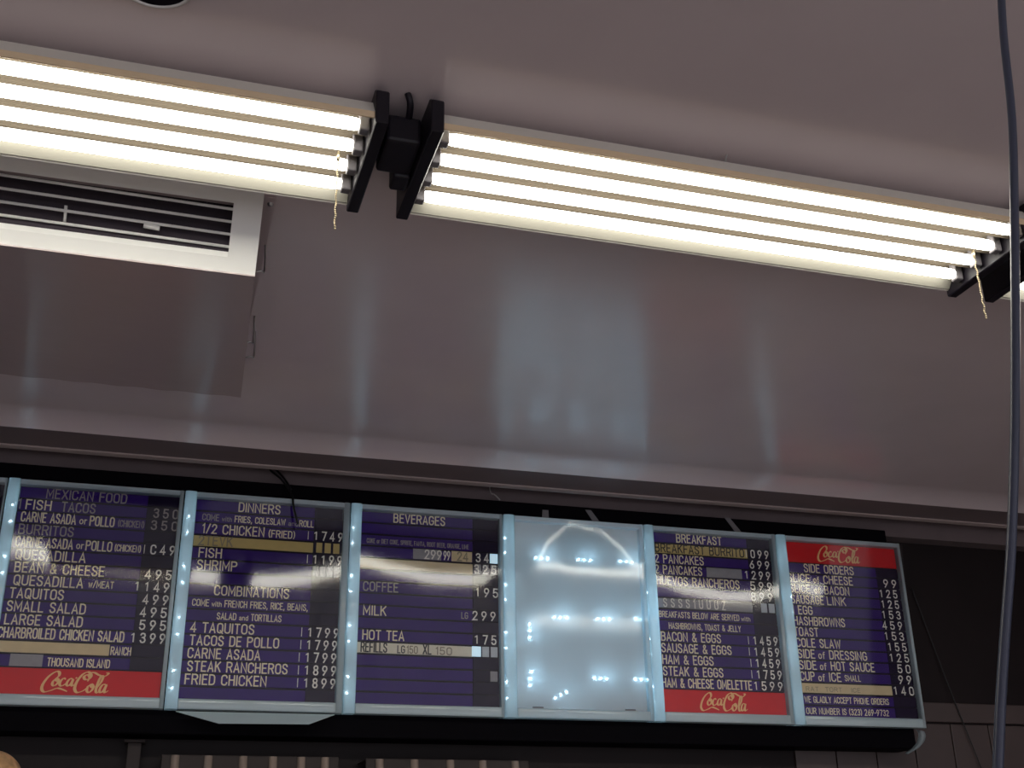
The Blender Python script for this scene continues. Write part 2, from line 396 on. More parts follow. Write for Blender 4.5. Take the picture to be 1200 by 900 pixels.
def add_text(bm, s, x0, x1, zbase, cap, Y, hw=.074):
    """letters of height cap on the baseline zbase, stretched between x0 and x1"""
    tot = 0; items = []
    for ch in s:
        if ch == ' ': tot += SPACE-GAP; continue
        w, st = GLYPH.get(ch, GLYPH['O']); items.append((tot, st)); tot += w+GAP
    tot -= GAP; k = (x1-x0)/max(tot, .05)
    for n, (o, st) in enumerate(items):
        for q, pl in enumerate(st):
            stroke(bm, [(x0+(o+px)*k, zbase+pz*cap) for px, pz in pl], min(hw*cap, .125*k), Y-.00004*((n+q) % 3))

def one(bm, x, z, h, Y):
    w = .13*h
    bm.faces.new([bm.verts.new((x+a*w, Y, z+b*h)) for a, b in ((-.2, 0), (.9, 0), (.9, 1), (0, 1), (-1.6, .84), (-1.6, .72), (-.2, .8))])

# flowing script of the red banners: pen strokes in a 380 x 160 box, y down
LOGO = [
 [(72, 62), (92, 40), (92, 16), (74, 12), (40, 42), (14, 90), (8, 128), (24, 148), (58, 138), (92, 122), (124, 130), (148, 142)],           # C and its tail
 [(80, 58), (66, 74), (62, 96), (72, 106), (88, 92), (94, 70), (86, 58), (78, 62), (84, 74), (106, 72)],                                   # o
 [(132, 62), (122, 54), (108, 70), (102, 94), (112, 106), (130, 96), (142, 82)],                                                           # c
 [(172, 62), (160, 54), (146, 70), (140, 94), (150, 104), (164, 88), (174, 60), (168, 88), (172, 104), (186, 92)],                         # a
 [(186, 54), (194, 46)],                                                                                                                   # hyphen
 [(254, 70), (262, 44), (250, 26), (232, 40), (240, 58), (262, 52), (270, 28), (252, 8), (222, 26), (196, 74), (188, 122), (204, 146), (236, 134), (256, 112)], # C
 [(250, 14), (284, 10), (314, 26), (344, 34), (366, 14), (352, 10)],                                                                       # ribbon through the tops
 [(276, 88), (260, 104), (256, 132), (268, 144), (284, 128), (290, 104), (280, 88), (274, 96), (282, 110), (302, 104)],                    # o
 [(308, 116), (330, 72), (338, 36), (326, 34), (312, 80), (306, 130), (314, 144), (330, 130)],                                             # l
 [(360, 92), (346, 86), (332, 104), (326, 132), (336, 142), (350, 124), (362, 90), (354, 126), (358, 142), (376, 128)],                    # a
]
def add_logo(bm, x0, x1, z0, z1, Y):
    fx = lambda p: Vector((x0+(x1-x0)*p[0]/380, Y, z1-(z1-z0)*p[1]/155))
    k = (x1-x0)/380
    for s, st in enumerate(LOGO):
        pts = spline([(a, b, 0) for a, b in st], 7); prev = None; n = len(pts)
        for i, p in enumerate(pts):
            t = (pts[min(i+1, n-1)]-pts[max(i-1, 0)]).normalized(); ang = math.atan2(-t.y, t.x)
            w = (5.0 + 10.5*abs(math.sin(ang-math.radians(20)))**1.3) * min(1, .45+4*min(i, n-1-i)/n)
            if s in (0, 5): w *= 1.15
            q = Vector((-t.y, t.x, 0))*w*.5
            cur = (bm.verts.new(fx(p+q)+Vector((0, -.00002*i-.00001*s, 0))), bm.verts.new(fx(p-q)+Vector((0, -.00002*i-.00001*s, 0))))
            if prev: bm.faces.new((prev[0], cur[0], cur[1], prev[1]))
            prev = cur

# ------------------------------------------------------------------ menu panels
FIXY, FIXZ = 1.78, LIP-.004
def need(X, Z, gx=0):
    """slope of the clear cover at which it mirrors the shop lights"""
    P = Vector((X, S, Z-CAMZ)); Fp = Vector((X*(2*S-FIXY)/S+gx*4.4, FIXY, FIXZ-CAMZ)); h = (-P.normalized() + (Fp-P).normalized()).normalized()
    return h.z/(-h.y)
def lerp_pts(pts, x):
    if x <= pts[0][0]: return pts[0][1]
    for (a, b), (c, d) in zip(pts, pts[1:]):
        if x <= c:
            t = (x-a)/(c-a); t = t*t*(3-2*t)*.5 + t*.5; return b+(d-b)*t
    return pts[-1][1]
def cover_bm(i, band, k=.28, yaw=None, arc=None):
    """clear cover, bowed as thin acrylic sheets bow between their frames"""
    x0, x1 = xi[i][0]-.004, xi[i][1]+.004; z0, z1 = ZIB-.006, ZIT+.006
    bp = [(at_y(px, py).x, at_y(px, py).z) for px, py in band]
    ap = [(at_y(px, py).x, at_y(px, py).z) for px, py in arc] if arc else None
    yp = [(at_y(px, 700).x, sl) for px, sl in yaw] if yaw else None
    nx, nz = 48, 64; grid = []; G = 0
    for a in range(nx+1):
        X = x0+(x1-x0)*a/nx; zb_ = lerp_pts(bp, X); gx = lerp_pts(yp, X) if yp else 0
        if a: G += gx*(x1-x0)/nx
        d = max(lerp_pts(ap, X)-zb_, .03) if ap else None
        n0 = need(X, zb_, gx); n1 = (need(X, zb_+.1, gx)-need(X, zb_-.1, gx))/.2; col = []
        for b in range(nz+1):
            Z = z0+(z1-z0)*b/nz; t = Z-zb_
            if d is None or t < 0: F = t*t/2
            elif t < d: F = 1.8*(d*t*t/2-t**3/3)/d
            else: F = 1.8*d*d/6-1.8*(t-d)**2/2
            col.append((X, n0*t+n1*t*t/2+k*F+G, Z))
        grid.append(col)
    m = max(p[1] for c in grid for p in c)
    bm = bmesh.new(); V = [[bm.verts.new((p[0], S-.002+p[1]-m, p[2])) for p in c] for c in grid]
    for a in range(nx):
        for b in range(nz): bm.faces.new((V[a][b], V[a+1][b], V[a+1][b+1], V[a][b+1]))
    return bm
def frame_bm(i):
    """moulded translucent frame: rounded side bars, slim head and sill"""
    (a, d), (b, c) = xo[i], xi[i]; a += .0015; d -= .0015; bm = bmesh.new()
    def bar_v(x0, x1):
        n = 8; r = min(.016, (x1-x0)*.45); prof = [(x0, S+.018)]
        for k in range(n+1):
            t = math.pi - math.pi*.5*k/n; prof.append((x0+r+r*math.cos(t), S-.012-r*.5*math.sin(t)+r*.0))
        for k in range(n+1):
            t = math.pi*.5 - math.pi*.5*k/n; prof.append((x1-r+r*math.cos(t), S-.012-r*.5*math.sin(t)))
        prof.append((x1, S+.018))
        A = [bm.verts.new((x, y, ZB)) for x, y in prof]; T = [bm.verts.new((x, y, ZT)) for x, y in prof]
        for k in range(len(prof)-1): bm.faces.new((A[k], A[k+1], T[k+1], T[k]))
        bm.faces.new(A); bm.faces.new(T[::-1])
    bar_v(a, b); bar_v(c, d)
    box(bm, b-.001, c+.001, S-.016, S+.018, ZIT, ZT, .003); box(bm, b-.001, c+.001, S-.018, S+.018, ZB, ZIB, .004)
    return bm
GP = 'backlit menu panels in the row on the wall'
YS = S+.004                      # face of the strips
def row_z(r): return ZIT-PITCHR*r, ZIT-PITCHR*(r+1)
def X(px, py): return at_y(px, py, YS).x
def panel(i, label, split, rows, prices, banner=None, special={}, band=None, **kw):
    """rows: {row: [(text, px0, px1, py, size, material)]}; prices: {row: (text, px0, px1, py)}"""
    root = thing('menu_panel', label, 'menu panel', ((xo[i][0]+xo[i][1])/2, S, ZB), GP)
    inv = Matrix.Translation(root.location).inverted()
    def put(name, bm, m, par=root, smooth=False):
        o = link(name, bm, m, par, smooth)
        if par is root: o.matrix_parent_inverse = inv
        return o
    fr = put('frame', frame_bm(i), 'frame_acrylic')
    for p in fr.data.polygons: p.use_smooth = len(p.vertices) == 4 and abs(p.normal.z) < .3
    a, d = xi[i]
    put('backing', B(a-.003, d+.003, YS+.006, YS+.010, ZIB-.004, ZIT+.004), 'track_black')
    xs_ = a+(d-a)*split
    done = set(banner[0] if banner else ())
    for r in range(16):
        if r in done: continue
        t, b = row_z(r); sp = special.get(r, {})
        x1_ = sp.get('end', xs_)
        o = put('item_strip', B(a+.001, x1_-.001, YS, YS+.005, b+.0030, t-.0030, .0008), sp.get('mat', 'strip_purple'))
        if sp.get('mat') == 'strip_tan' or sp.get('mat') == 'strip_yellow' or sp.get('mat') == 'strip_cream': o['label'] = 'tan strip' if sp['mat'] == 'strip_tan' else ('dull yellow strip' if sp['mat'] == 'strip_yellow' else 'cream strip with handwriting')
        if x1_ < xs_-.02: put('item_strip', B(x1_+.001, xs_-.001, YS, YS+.005, b+.0030, t-.0030, .0008), 'strip_purple')
        pr = put('price_strip', B(xs_+.001, d-.001, YS+.001, YS+.005, b+.0030, t-.0010), 'price_purple')
        for (x0, x1, m) in sp.get('tiles', ()):
            put('price_tile', B(x0, x1, YS-.0015, YS+.001, b+.004, t-.002, .0006), m)
        for (x0, x1, m) in sp.get('labels', ()):
            put('label_tape', B(x0, x1, YS-.0016, YS, b+.003, t-.001, .0005), m)
        if r in rows:
            groups = {}
            for (s, p0, p1, py, size, m) in rows[r]: groups.setdefault(m, []).append((s, p0, p1, py, size))
            for m, its in groups.items():
                bm = bmesh.new()
                for (s, p0, p1, py, size) in its:
                    add_text(bm, s, X(p0, py), X(p1, py), b+PITCHR*(.17 if size > .52 else .24), PITCHR*size, YS-(.0022 if sp.get('labels') else .0007))
                l = link('lettering', bm, m, o); l.matrix_parent_inverse = Matrix()
        if r in prices:
            s, p0, p1, py = prices[r][:4]; bm = bmesh.new(); n = len(s)
            w = (X(p1, py)-X(p0, py))/(n-1+.47); x = X(p0, py)
            for ch in s:
                ww = w*.47
                if ch == '1': one(bm, x+ww*.5, b+PITCHR*.17, PITCHR*.7, YS-.0018)
                elif ch == '|': box(bm, x+ww*.55, x+ww*.72, YS-.002, YS-.001, b+PITCHR*.16, b+PITCHR*.86)
                elif ch != ' ': add_text(bm, ch, x, x+ww, b+PITCHR*.17, PITCHR*.7, YS-.0018, .08)
                x += w
            link('price_digits', bm, prices[r][4] if len(prices[r]) > 4 else 'letter_white', pr)
    if banner:
        rr, lx0, lx1, py = banner
        t = row_z(rr[0])[0]; b = row_z(rr[-1])[1]
        bn = put('banner', B(a+.001, d-.001, YS, YS+.005, b+.002, t-.001, .0008), 'banner_red'); bn['label'] = 'red banner with gold script'
        bm = bmesh.new(); add_logo(bm, X(lx0, py), X(lx1, py), b+.007, t-.004, YS-.001)
        link('logo', bm, 'logo_gold', bn)
    if band: put('clear_cover', cover_bm(i, band, **kw), 'clear_acrylic', root, True)
    return root, put, inv
_, W_, DM, GH, IK = 'letter_cream', 'letter_white', 'letter_dim', 'letter_ghost', 'ink_black'
BIG, MID, SML, TNY = .73, .57, .50, .36
def sq(i, fr0, fr1):
    a, d = xi[i]; return a+(d-a)*fr0, a+(d-a)*fr1

panel(0, 'menu panel at the far left edge, cut off by the picture border', .8, {}, {}, band=[(-180, 660), (-20, 640)])

panel(1, 'menu panel headed MEXICAN FOOD with a red script banner along its foot', .80, {
 0: [('MEXICAN FOOD', 54, 148, 587, BIG, DM)],
 1: [('1', 20, 23, 598, BIG, DM), ('FISH', 30, 59, 598, BIG, _), ('TACOS', 72, 111, 600, BIG, DM)],
 2: [('CARNE ASADA', 24, 88, 614, BIG, _), ('or', 93, 101, 616, SML, _), ('POLLO', 105, 133, 617, BIG, _), ('(CHICKEN)', 138, 168, 620, SML, DM)],
 3: [('BURRITOS', 21, 85, 630, BIG, DM)],
 4: [('CARNE ASADA', 17, 84, 646, BIG, _), ('or', 89, 97, 647, SML, _), ('POLLO', 100, 130, 648, BIG, _), ('(CHICKEN)', 134, 164, 650, SML, _)],
 5: [('QUESADILLA', 17, 99, 661, BIG, _)],
 6: [('BEAN & CHEESE', 16, 121, 676, BIG, _)],
 7: [('QUESADILLA', 15, 96, 691, BIG, _), ('w/MEAT', 103, 132, 694, SML, _)],
 8: [('TAQUITOS', 10, 73, 707, BIG, _)],
 9: [('SMALL SALAD', 7, 99, 721, BIG, _)],
 10: [('LARGE SALAD', 4, 95, 739, BIG, _)],
 11: [('CHARBROILED CHICKEN SALAD', -4, 144, 755, BIG, _)],
 12: [('RANCH', 129, 152, 773, MID, _)],
 13: [('THOUSAND ISLAND', 54, 127, 789, MID, _)],
}, {1: ('350', 180, 208, 607, DM), 2: ('350', 177, 207, 622, DM), 4: ('|C49', 165, 204, 651), 6: ('495', 170, 200, 680), 7: ('1149', 157, 197, 696),
    8: ('499', 167, 196, 711), 9: ('495', 164, 194, 726), 10: ('595', 163, 193, 742), 11: ('1399', 152, 192, 758)},
 banner=((14, 15), 47, 128, 808), special={12: {'mat': 'strip_tan', 'end': X(128, 766)}, 13: {'labels': [(X(10, 782), X(49, 782), 'strip_grey')]}},
 band=[(5, 642), (70, 659), (200, 668)], k=.2)

rp, put2, inv2 = panel(2, 'menu panel headed DINNERS with a loose clear flap hanging below it', .805, {
 0: [('DINNERS', 280, 328, 600, BIG, _)],
 1: [('COME', 237, 256, 612, SML, DM), ('with', 260, 271, 613, TNY, DM), ('FRIES, COLESLAW', 275, 334, 615, SML, _), ('and', 338, 349, 616, TNY, DM), ('ROLL', 351, 367, 617, SML, _)],
 2: [('1/2 CHICKEN', 237, 309, 627, BIG, _), ('(FRIED)', 315, 345, 630, MID, _)],
 3: [('2TEVK', 233, 272, 637, BIG, 'ink_faint')],
 4: [('FISH', 233, 259, 653, BIG, _)],
 5: [('SHRIMP', 231, 277, 668, BIG, _)],
 7: [('COMBINATIONS', 251, 338, 700, BIG, _)],
 8: [('COME', 225, 244, 713, SML, _), ('with', 248, 259, 713, TNY, _), ('FRENCH FRIES, RICE, BEANS,', 263, 360, 715, SML, _)],
 9: [('SALAD', 254, 276, 729, SML, _), ('and', 280, 290, 730, TNY, _), ('TORTILLAS', 294, 329, 731, SML, _)],
 10: [('4 TAQUITOS', 223, 297, 744, BIG, _)],
 11: [('TACOS DE POLLO', 222, 326, 760, BIG, _)],
 12: [('CARNE ASADA', 219.6, 304, 775, BIG, _)],
 13: [('STEAK RANCHEROS', 219, 336, 792, BIG, _)],
 14: [('FRIED CHICKEN', 216, 311, 808, BIG, _)],
}, {2: ('|1749', 358, 401, 632), 4: ('|1199', 357, 400, 660), 10: ('|1799', 350, 396, 748), 11: ('|1799', 349, 394, 763), 12: ('|1799', 347, 393, 778),
    13: ('|1899', 346, 393, 793), 14: ('|1899', 345, 392, 809)},
 special={3: {'mat': 'strip_yellow', 'tiles': [(*sq(2, .825, .865), 'strip_yellow'), (*sq(2, .883, .925), 'strip_yellow'), (*sq(2, .942, .985), 'strip_yellow')]},
          5: {'tiles': [(*sq(2, .81+.048*k, .848+.048*k), 'strip_grey') for k in range(4)]}},
 band=[(222, 678), (268, 685), (315, 686), (345, 683), (402, 672)])
# loose flap of the clear cover hanging out under the panel
pts = [at_y(206, 834, S-.02), at_y(392, 838, S-.02), at_y(362, 849, S-.06), at_y(256, 848, S-.06)]
bm = bmesh.new(); V = [bm.verts.new(p) for p in pts]; bm.faces.new(V)
o = put2('loose_flap', bm, 'frame_acrylic'); md = o.modifiers.new('thickness', 'SOLIDIFY'); md.thickness = .002
o['label'] = 'clear plastic flap hanging loose'

panel(3, 'menu panel headed BEVERAGES with a handwritten REFILLS strip', .81, {
 0: [('BEVERAGES', 461.6, 521, 611, BIG, _)],
 2: [('COKE or DIET COKE, SPRITE, FANTA, ROOT BEER, ORANGE, LIME', 430, 549, 636, TNY, DM)],
 3: [('299', 498, 517, 648, BIG, W_), ('99', 520, 527, 648, BIG, W_), ('24', 536, 548, 650, BIG, 'ink_faint')],
 6: [('COFFEE', 426, 466, 691, BIG, DM)],
 8: [('MILK', 426, 452, 720, BIG, _), ('LG', 541, 548, 724, SML, DM)],
 10: [('HOT TEA', 425, 473, 750, BIG, _)],
 11: [('REFILLS', 423, 453, 763, BIG, IK), ('LG', 466, 474, 763, MID, IK), ('150', 477, 489, 763, MID, 'ink_faint'), ('XL', 496, 505, 763, BIG, IK), ('150', 511, 529, 763, MID, 'ink_faint')],
}, {3: ('34', 558, 572, 652), 4: ('325', 556, 581, 668), 6: ('195', 557, 583, 695), 8: ('299', 554, 580, 726), 10: ('175', 556, 581, 754)},
 special={3: {'labels': [(X(484, 645), X(517, 645), 'strip_grey'), (X(529, 648), X(553, 648), 'strip_tan')], 'tiles': [(X(574, 650), X(583, 650), 'tile_gap_glow')]},
          4: {'mat': 'strip_tan', 'tiles': [(*sq(3, .825+.058*k, .868+.058*k), 'strip_grey') for k in range(3)]},
          11: {'mat': 'strip_cream', 'tiles': [(X(553, 763), X(563.5, 763), 'tile_gap_glow'), (X(565, 763), X(573, 763), 'tile_gap_pale'), (X(575, 763), X(583, 763), 'tile_gap_pale')]},
          14-1: {'tiles': [(X(574.5, 793), X(583, 793), 'strip_grey')]}},
 band=[(424, 662), (462, 673), (505, 682), (550, 684), (586, 678)])

# the blank white panel
root = thing('menu_panel', 'blank white menu panel glowing with blue-white LED dots, no lettering', 'menu panel', ((xo[4][0]+xo[4][1])/2, S, ZB), GP)
inv = Matrix.Translation(root.location).inverted()
def put4(name, bm, m, smooth=False):
    o = link(name, bm, m, root, smooth); o.matrix_parent_inverse = inv; return o
fr = put4('frame', frame_bm(4), 'frame_acrylic')
for p in fr.data.polygons: p.use_smooth = len(p.vertices) == 4 and abs(p.normal.z) < .3
a, d = xi[4]
bm = bmesh.new(); bm.faces.new([bm.verts.new(v) for v in ((a-.003, YS+.004, ZIB-.004), (d+.003, YS+.004, ZIB-.004), (d+.003, YS+.004, ZIT+.004), (a-.003, YS+.004, ZIT+.004))])
put4('diffuser_sheet', bm, 'diffuser_sheet')
for q in (.16, .86): put4('frame_clip', B(a+(d-a)*q-.018, a+(d-a)*q+.018, S-.004, S+.002, ZIB-.006, ZIB+.007, .002), 'holder_grey')
put4('clear_cover', cover_bm(4, [(603, 664), (648, 667), (662, 671), (755, 677)], arc=[(626, 662), (640, 635), (664, 617), (700, 624), (722, 640), (742, 663)]), 'clear_acrylic', True)

panel(5, 'menu panel headed BREAKFAST with a red script banner along its foot', .80, {
 0: [('BREAKFAST', 793, 845, 635, BIG, _)],
 1: [('BREAKFAST BURRITO', 768, 871, 645, BIG, IK)],
 2: [('2 PANCAKES', 768, 824, 658, BIG, _)],
 3: [('2 PANCAKES', 768, 822, 671, BIG, _)],
 4: [('HUEVOS RANCHEROS', 770, 866, 686, BIG, _)],
 6: [('S S S S 1 U U U Z', 778, 850, 712, BIG, W_)],
 7: [('BREAKFASTS BELOW ARE SERVED', 773, 866, 726, SML, _), ('with', 869, 879, 728, TNY, _)],
 8: [('HASHBROWNS, TOAST & JELLY', 784.5, 868, 740, SML, _)],
 9: [('BACON & EGGS', 775.5, 844.5, 752, BIG, _)],
 10: [('SAUSAGE & EGGS', 776, 857, 767, BIG, _)],
 11: [('HAM & EGGS', 777, 836, 780, BIG, _)],
 12: [('STEAK & EGGS', 778, 847.5, 795, BIG, _)],
 13: [('HAM & CHEESE OMELETTE', 777, 881, 809, BIG, _)],
}, {1: ('|099', 872, 900, 652), 2: ('699', 879, 901, 665), 3: ('1299', 873, 902, 678), 4: ('599', 880, 904, 691), 5: ('899', 881, 905, 705),
    9: ('|1459', 875, 911, 757), 10: ('|1459', 876, 913, 770), 11: ('|1459', 878, 914, 784), 12: ('|1759', 879, 916, 798), 13: ('1599', 884, 917, 811)},
 banner=((14, 15), 820, 876, 826),
 special={1: {'mat': 'strip_yellow'}, 3: {'labels': [(X(828, 671), X(869, 671), 'strip_grey')]},
          6: {'mat': 'strip_grey', 'tiles': [(*sq(5, .87, .92), 'tile_gap_pale'), (*sq(5, .935, .985), 'tile_gap_pale')]}},
 band=[(768, 685), (800, 695), (850, 704), (885, 704), (910, 696)], yaw=[(768, .01), (850, 0), (885, -.03), (912, -.06)])

panel(6, 'menu panel headed SIDE ORDERS with a red script banner along its top', .80, {
 2: [('SIDE ORDERS', 943, 1000, 672, BIG, _)],
 3: [('SLICE', 924, 949, 683, BIG, _), ('of', 954, 960, 684, MID, _), ('CHEESE', 966, 999, 685, BIG, _)],
 4: [('SLICE', 926, 949, 694, BIG, _), ('of', 955, 961, 695, MID, _), ('BACON', 967, 995, 697, BIG, _)],
 5: [('SAUSAGE', 928, 965, 708, BIG, _), ('LINK', 970, 991, 709, BIG, _)],
 6: [('1 EGG', 929, 952, 720, BIG, _)],
 7: [('HASHBROWNS', 931, 990, 734, BIG, _)],
 8: [('TOAST', 931.5, 959, 746, BIG, _)],
 9: [('COLE SLAW', 934, 985, 760, BIG, _)],
 10: [('SIDE', 936, 955, 773, BIG, _), ('of', 960, 967, 774, MID, _), ('DRESSING', 973, 1016, 775, BIG, _)],
 11: [('SIDE', 937.5, 957, 787, BIG, _), ('of', 962, 969, 788, MID, _), ('HOT SAUCE', 975, 1025, 789, BIG, _)],
 12: [('CUP', 939, 955, 800, BIG, _), ('of', 960, 967, 800, MID, _), ('ICE', 973, 986, 801, BIG, _), ('SMALL', 991, 1009, 802, SML, _)],
 13: [('RAT  TORT   ICE', 945, 1008, 811, TNY, 'ink_faint')],
 14: [('WE GLADLY ACCEPT PHONE ORDERS', 944, 1042, 829, SML, _)],
 15: [('OUR NUMBER IS (323) 269-9732', 946, 1042, 842, SML, _)],
}, {3: ('99', 1036, 1050, 688), 4: ('125', 1031, 1051, 700), 5: ('125', 1033, 1053, 712), 6: ('153', 1034, 1055, 725), 7: ('459', 1035, 1057, 738),
    8: ('153', 1037, 1059, 751), 9: ('155', 1041, 1062, 763), 10: ('125', 1043, 1065, 777), 11: ('50', 1053, 1067, 791), 12: ('99', 1054, 1068, 804), 13: ('140', 1048, 1071, 817)},
 banner=((0, 1), 957, 1007, 650), special={13: {'mat': 'strip_tan'}},
 band=[(924, 690), (965, 703), (1058, 712)], k=.2, yaw=[(920, -.075), (965, -.088), (985, -.03), (1060, .03)])

# ------------------------------------------------------------------ shop lights on the ceiling
L_, WD = 1.216, .287
def make_light(label, loc):
    root = thing('shop_light', label, 'ceiling light', loc, 'four-tube shop lights in a row on the ceiling')
    # local frame: x along, y from the near lip, z from the lip
    out = [(.001, .012), (.028, .050), (.06, .062), (WD-.05, .062), (WD-.004, .050), (WD, 0)]
    tubes_y = [.046+.0640*k for k in range(4)]
    inn = [(WD-.004, .002), (tubes_y[3]+.016, .040)]
    for k in (3, 2, 1):
        m = (tubes_y[k]+tubes_y[k-1])/2; inn += [(tubes_y[k]-.012, .040), (m, .014), (tubes_y[k-1]+.012, .040)]
    inn += [(tubes_y[0]-.010, .040), (.010, .002)]
    inn = [(y, z) for y, z in inn]
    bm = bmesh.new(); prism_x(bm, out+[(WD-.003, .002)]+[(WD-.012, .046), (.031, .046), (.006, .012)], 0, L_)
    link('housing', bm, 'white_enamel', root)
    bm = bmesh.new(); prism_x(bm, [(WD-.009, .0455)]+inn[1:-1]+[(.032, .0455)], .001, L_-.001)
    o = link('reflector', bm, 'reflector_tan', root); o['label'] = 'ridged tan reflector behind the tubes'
    link('side_rim', B(0, L_, 0, .004, 0, .0125, .001), 'rim_glow_tan', root)
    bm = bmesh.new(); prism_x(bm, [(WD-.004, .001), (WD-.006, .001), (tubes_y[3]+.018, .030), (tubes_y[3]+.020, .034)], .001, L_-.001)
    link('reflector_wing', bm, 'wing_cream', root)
    for y in tubes_y:
        bm = bmesh.new(); n = 8; pts = []; rr = []
        for x, r in ((.018, .008), (.021, .0098), (.027, .0110), (.05, .0113), (L_-.05, .0113), (L_-.027, .0110), (L_-.021, .0098), (L_-.018, .008)):
            pts.append((x, y, .013)); rr.append(r)
        tube(bm, pts, rr, 20)
        t = link('tube', bm, 'tube_glow', root, True)
        for x0 in (.002, L_-.020):
            bm = bmesh.new(); box(bm, x0, x0+.018, y-.010, y+.010, -.002, .042, .003); link('lamp_holder', bm, 'holder_grey', root)
    for x0 in (-.023, L_):
        bm = bmesh.new(); prism = [(-.006, -.012), (-.006, .052), (.012, .066), (WD-.012, .066), (WD+.006, .052), (WD+.006, -.012)]
        prism_x(bm, prism, x0, x0+.023); bmesh.ops.bevel(bm, geom=bm.edges[:], offset=.002, segments=1, affect='EDGES')
        link('end_cap', bm, 'black_cap', root)
    # mounting brackets up to the ceiling
    for x0 in (.10, L_-.14):
        link('mounting_bracket', B(x0, x0+.04, .10, .19, .060, .0752), 'holder_grey', root)
    # bead chain of the pull switch
    bm = bmesh.new(); x, y = L_-.040, tubes_y[1]+.032
    tube(bm, [(x, y, .02), (x, y, -.001)], .003, 8)
    for k in range(34): ball(bm, (x+.0008*math.sin(k), y+.0008*math.cos(k*1.3), -.003-.0042*k), .0019, 6, 5)
    link('pull_chain', bm, 'chain_brass', root, True)
    return root
Y1 = .4835*.9412*S
xa = .272-L_
lt = make_light('left shop light with four glowing tubes, hanging over the vent grille', (xa, Y1, LIP))
for x, lab in ((.391, 'middle shop light with four glowing tubes and a pull chain at its right end'),
               (1.727, 'shop light mostly cut off at the right edge behind the hanging cable')):
    c = copy_tree(lt); c.location = (x, Y1, LIP); c['label'] = lab
# black power coupling between the first two lights
t = thing('power_coupling', 'black coupling block wedged between the ends of two shop lights', 'coupling', (.332, Y1+.13, CEIL))
for k, (x0, x1) in enumerate(((.2955, .3675),)):
    bm = bmesh.new(); box(bm, x0+.006, x1-.004, Y1+.05, Y1+.155, LIP-.004, LIP+.05, .006)
    o = link('block', bm, 'black_cap', t); o.matrix_parent_inverse = Matrix.Translation(t.location).inverted()
bm = bmesh.new(); box(bm, .335, .366, Y1+.15, Y1+.200, LIP-.010, LIP+.030, .005)
o = link('plug', bm, 'black_cap', t); o.matrix_parent_inverse = Matrix.Translation(t.location).inverted()
bm = bmesh.new(); tube(bm, spline([(.345, Y1+.10, LIP+.04), (.338, Y1+.03, LIP+.055), (.331, Y1+.02, CEIL)], 6), .006, 10)
o = link('cord', bm, 'black_cap', t, True); o.matrix_parent_inverse = Matrix.Translation(t.location).inverted()

# ------------------------------------------------------------------ vent grille with its deflector
zN, zF = CEIL-.022, CEIL-.145            # the grille hangs lower on its far side
vN = at_z(307, 238, zN); vF = at_z(300, 325, zF)
XRV = (vN.x+vF.x)/2; YN, YF = at_z(150, 216, zN).y, vF.y
vent = thing('ceiling_vent', 'white louvred air vent hanging from the ceiling behind the left shop light', 'vent', (-.15, (YN+YF)/2, CEIL))
vi = Matrix.Translation(vent.location).inverted()
def putv(name, bm, m, smooth=False):
    o = link(name, bm, m, vent, smooth); o.matrix_parent_inverse = vi; return o
def onv(y, dz=0): return zN+(zF-zN)*(y-YN)/(YF-YN)+dz
XLV = -.455
bn = .019
def slab(bm, x0, x1, y0, y1, th):
    v = []
    for x in (x0, x1):
        for y in (y0, y1):
            for d in (0, th): v.append(bm.verts.new((x, y, onv(y, d))))
    for f in ((0, 1, 3, 2), (4, 6, 7, 5), (0, 4, 5, 1), (2, 3, 7, 6), (0, 2, 6, 4), (1, 5, 7, 3)): bm.faces.new([v[i] for i in f])
bm = bmesh.new()
slab(bm, XLV, XRV, YN-.012, YN+.004, .02); slab(bm, XLV, XRV, YF-bn*.95, YF, .018); slab(bm, XRV-.056, XRV, YN+.004, YF-bn*.95, .018); slab(bm, XLV, XLV+.035, YN+.004, YF-bn*.95, .018)
putv('frame', bm, 'vent_white')
for k in range(4):
    y = YN+(YF-bn-YN)*(.22+.22*k)
    bm = bmesh.new(); tube(bm, [(XLV+.033, y, onv(y, .012)), (XRV-.054, y, onv(y, .006))], .0030, 8); putv('slat', bm, 'vent_white', True)
bm = bmesh.new(); y = YN+(YF-bn-YN)*.72; tube(bm, [(XRV-.22, y, onv(y, .008)), (XRV-.19, y, onv(y, .006))], .005, 8); putv('slat_clip', bm, 'vent_white', True)
bm = bmesh.new(); tube(bm, [(-.24, YN+(YF-YN)*.45, onv(YN+(YF-YN)*.45, .012)), (-.24, YN+(YF-YN)*.66, onv(YN+(YF-YN)*.66, .012))], .003, 6); putv('damper_rod', bm, 'vent_white', True)
# collar and duct above the grille
bm = bmesh.new()
for (x0, x1, y0, y1) in ((XLV+.02, XRV-.02, YN-.012, YN-.006), (XLV+.02, XRV-.02, YF-.02, YF-.014), (XRV-.022, XRV-.016, YN-.012, YF-.014), (XLV+.016, XLV+.022, YN-.012, YF-.014)):
    vs = box(bm, x0, x1, y0, y1, 0, CEIL)
    for v in vs:
        if v.co.z < .01: v.co.z = onv(v.co.y, .012)
putv('collar', bm, 'collar_dark')
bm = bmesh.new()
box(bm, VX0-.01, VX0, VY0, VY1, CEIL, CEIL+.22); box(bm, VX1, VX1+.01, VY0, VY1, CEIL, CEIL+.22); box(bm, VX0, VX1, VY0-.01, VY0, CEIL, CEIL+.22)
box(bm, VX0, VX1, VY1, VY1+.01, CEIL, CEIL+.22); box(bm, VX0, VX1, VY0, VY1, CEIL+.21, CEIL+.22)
putv('duct', bm, 'vent_shadow')
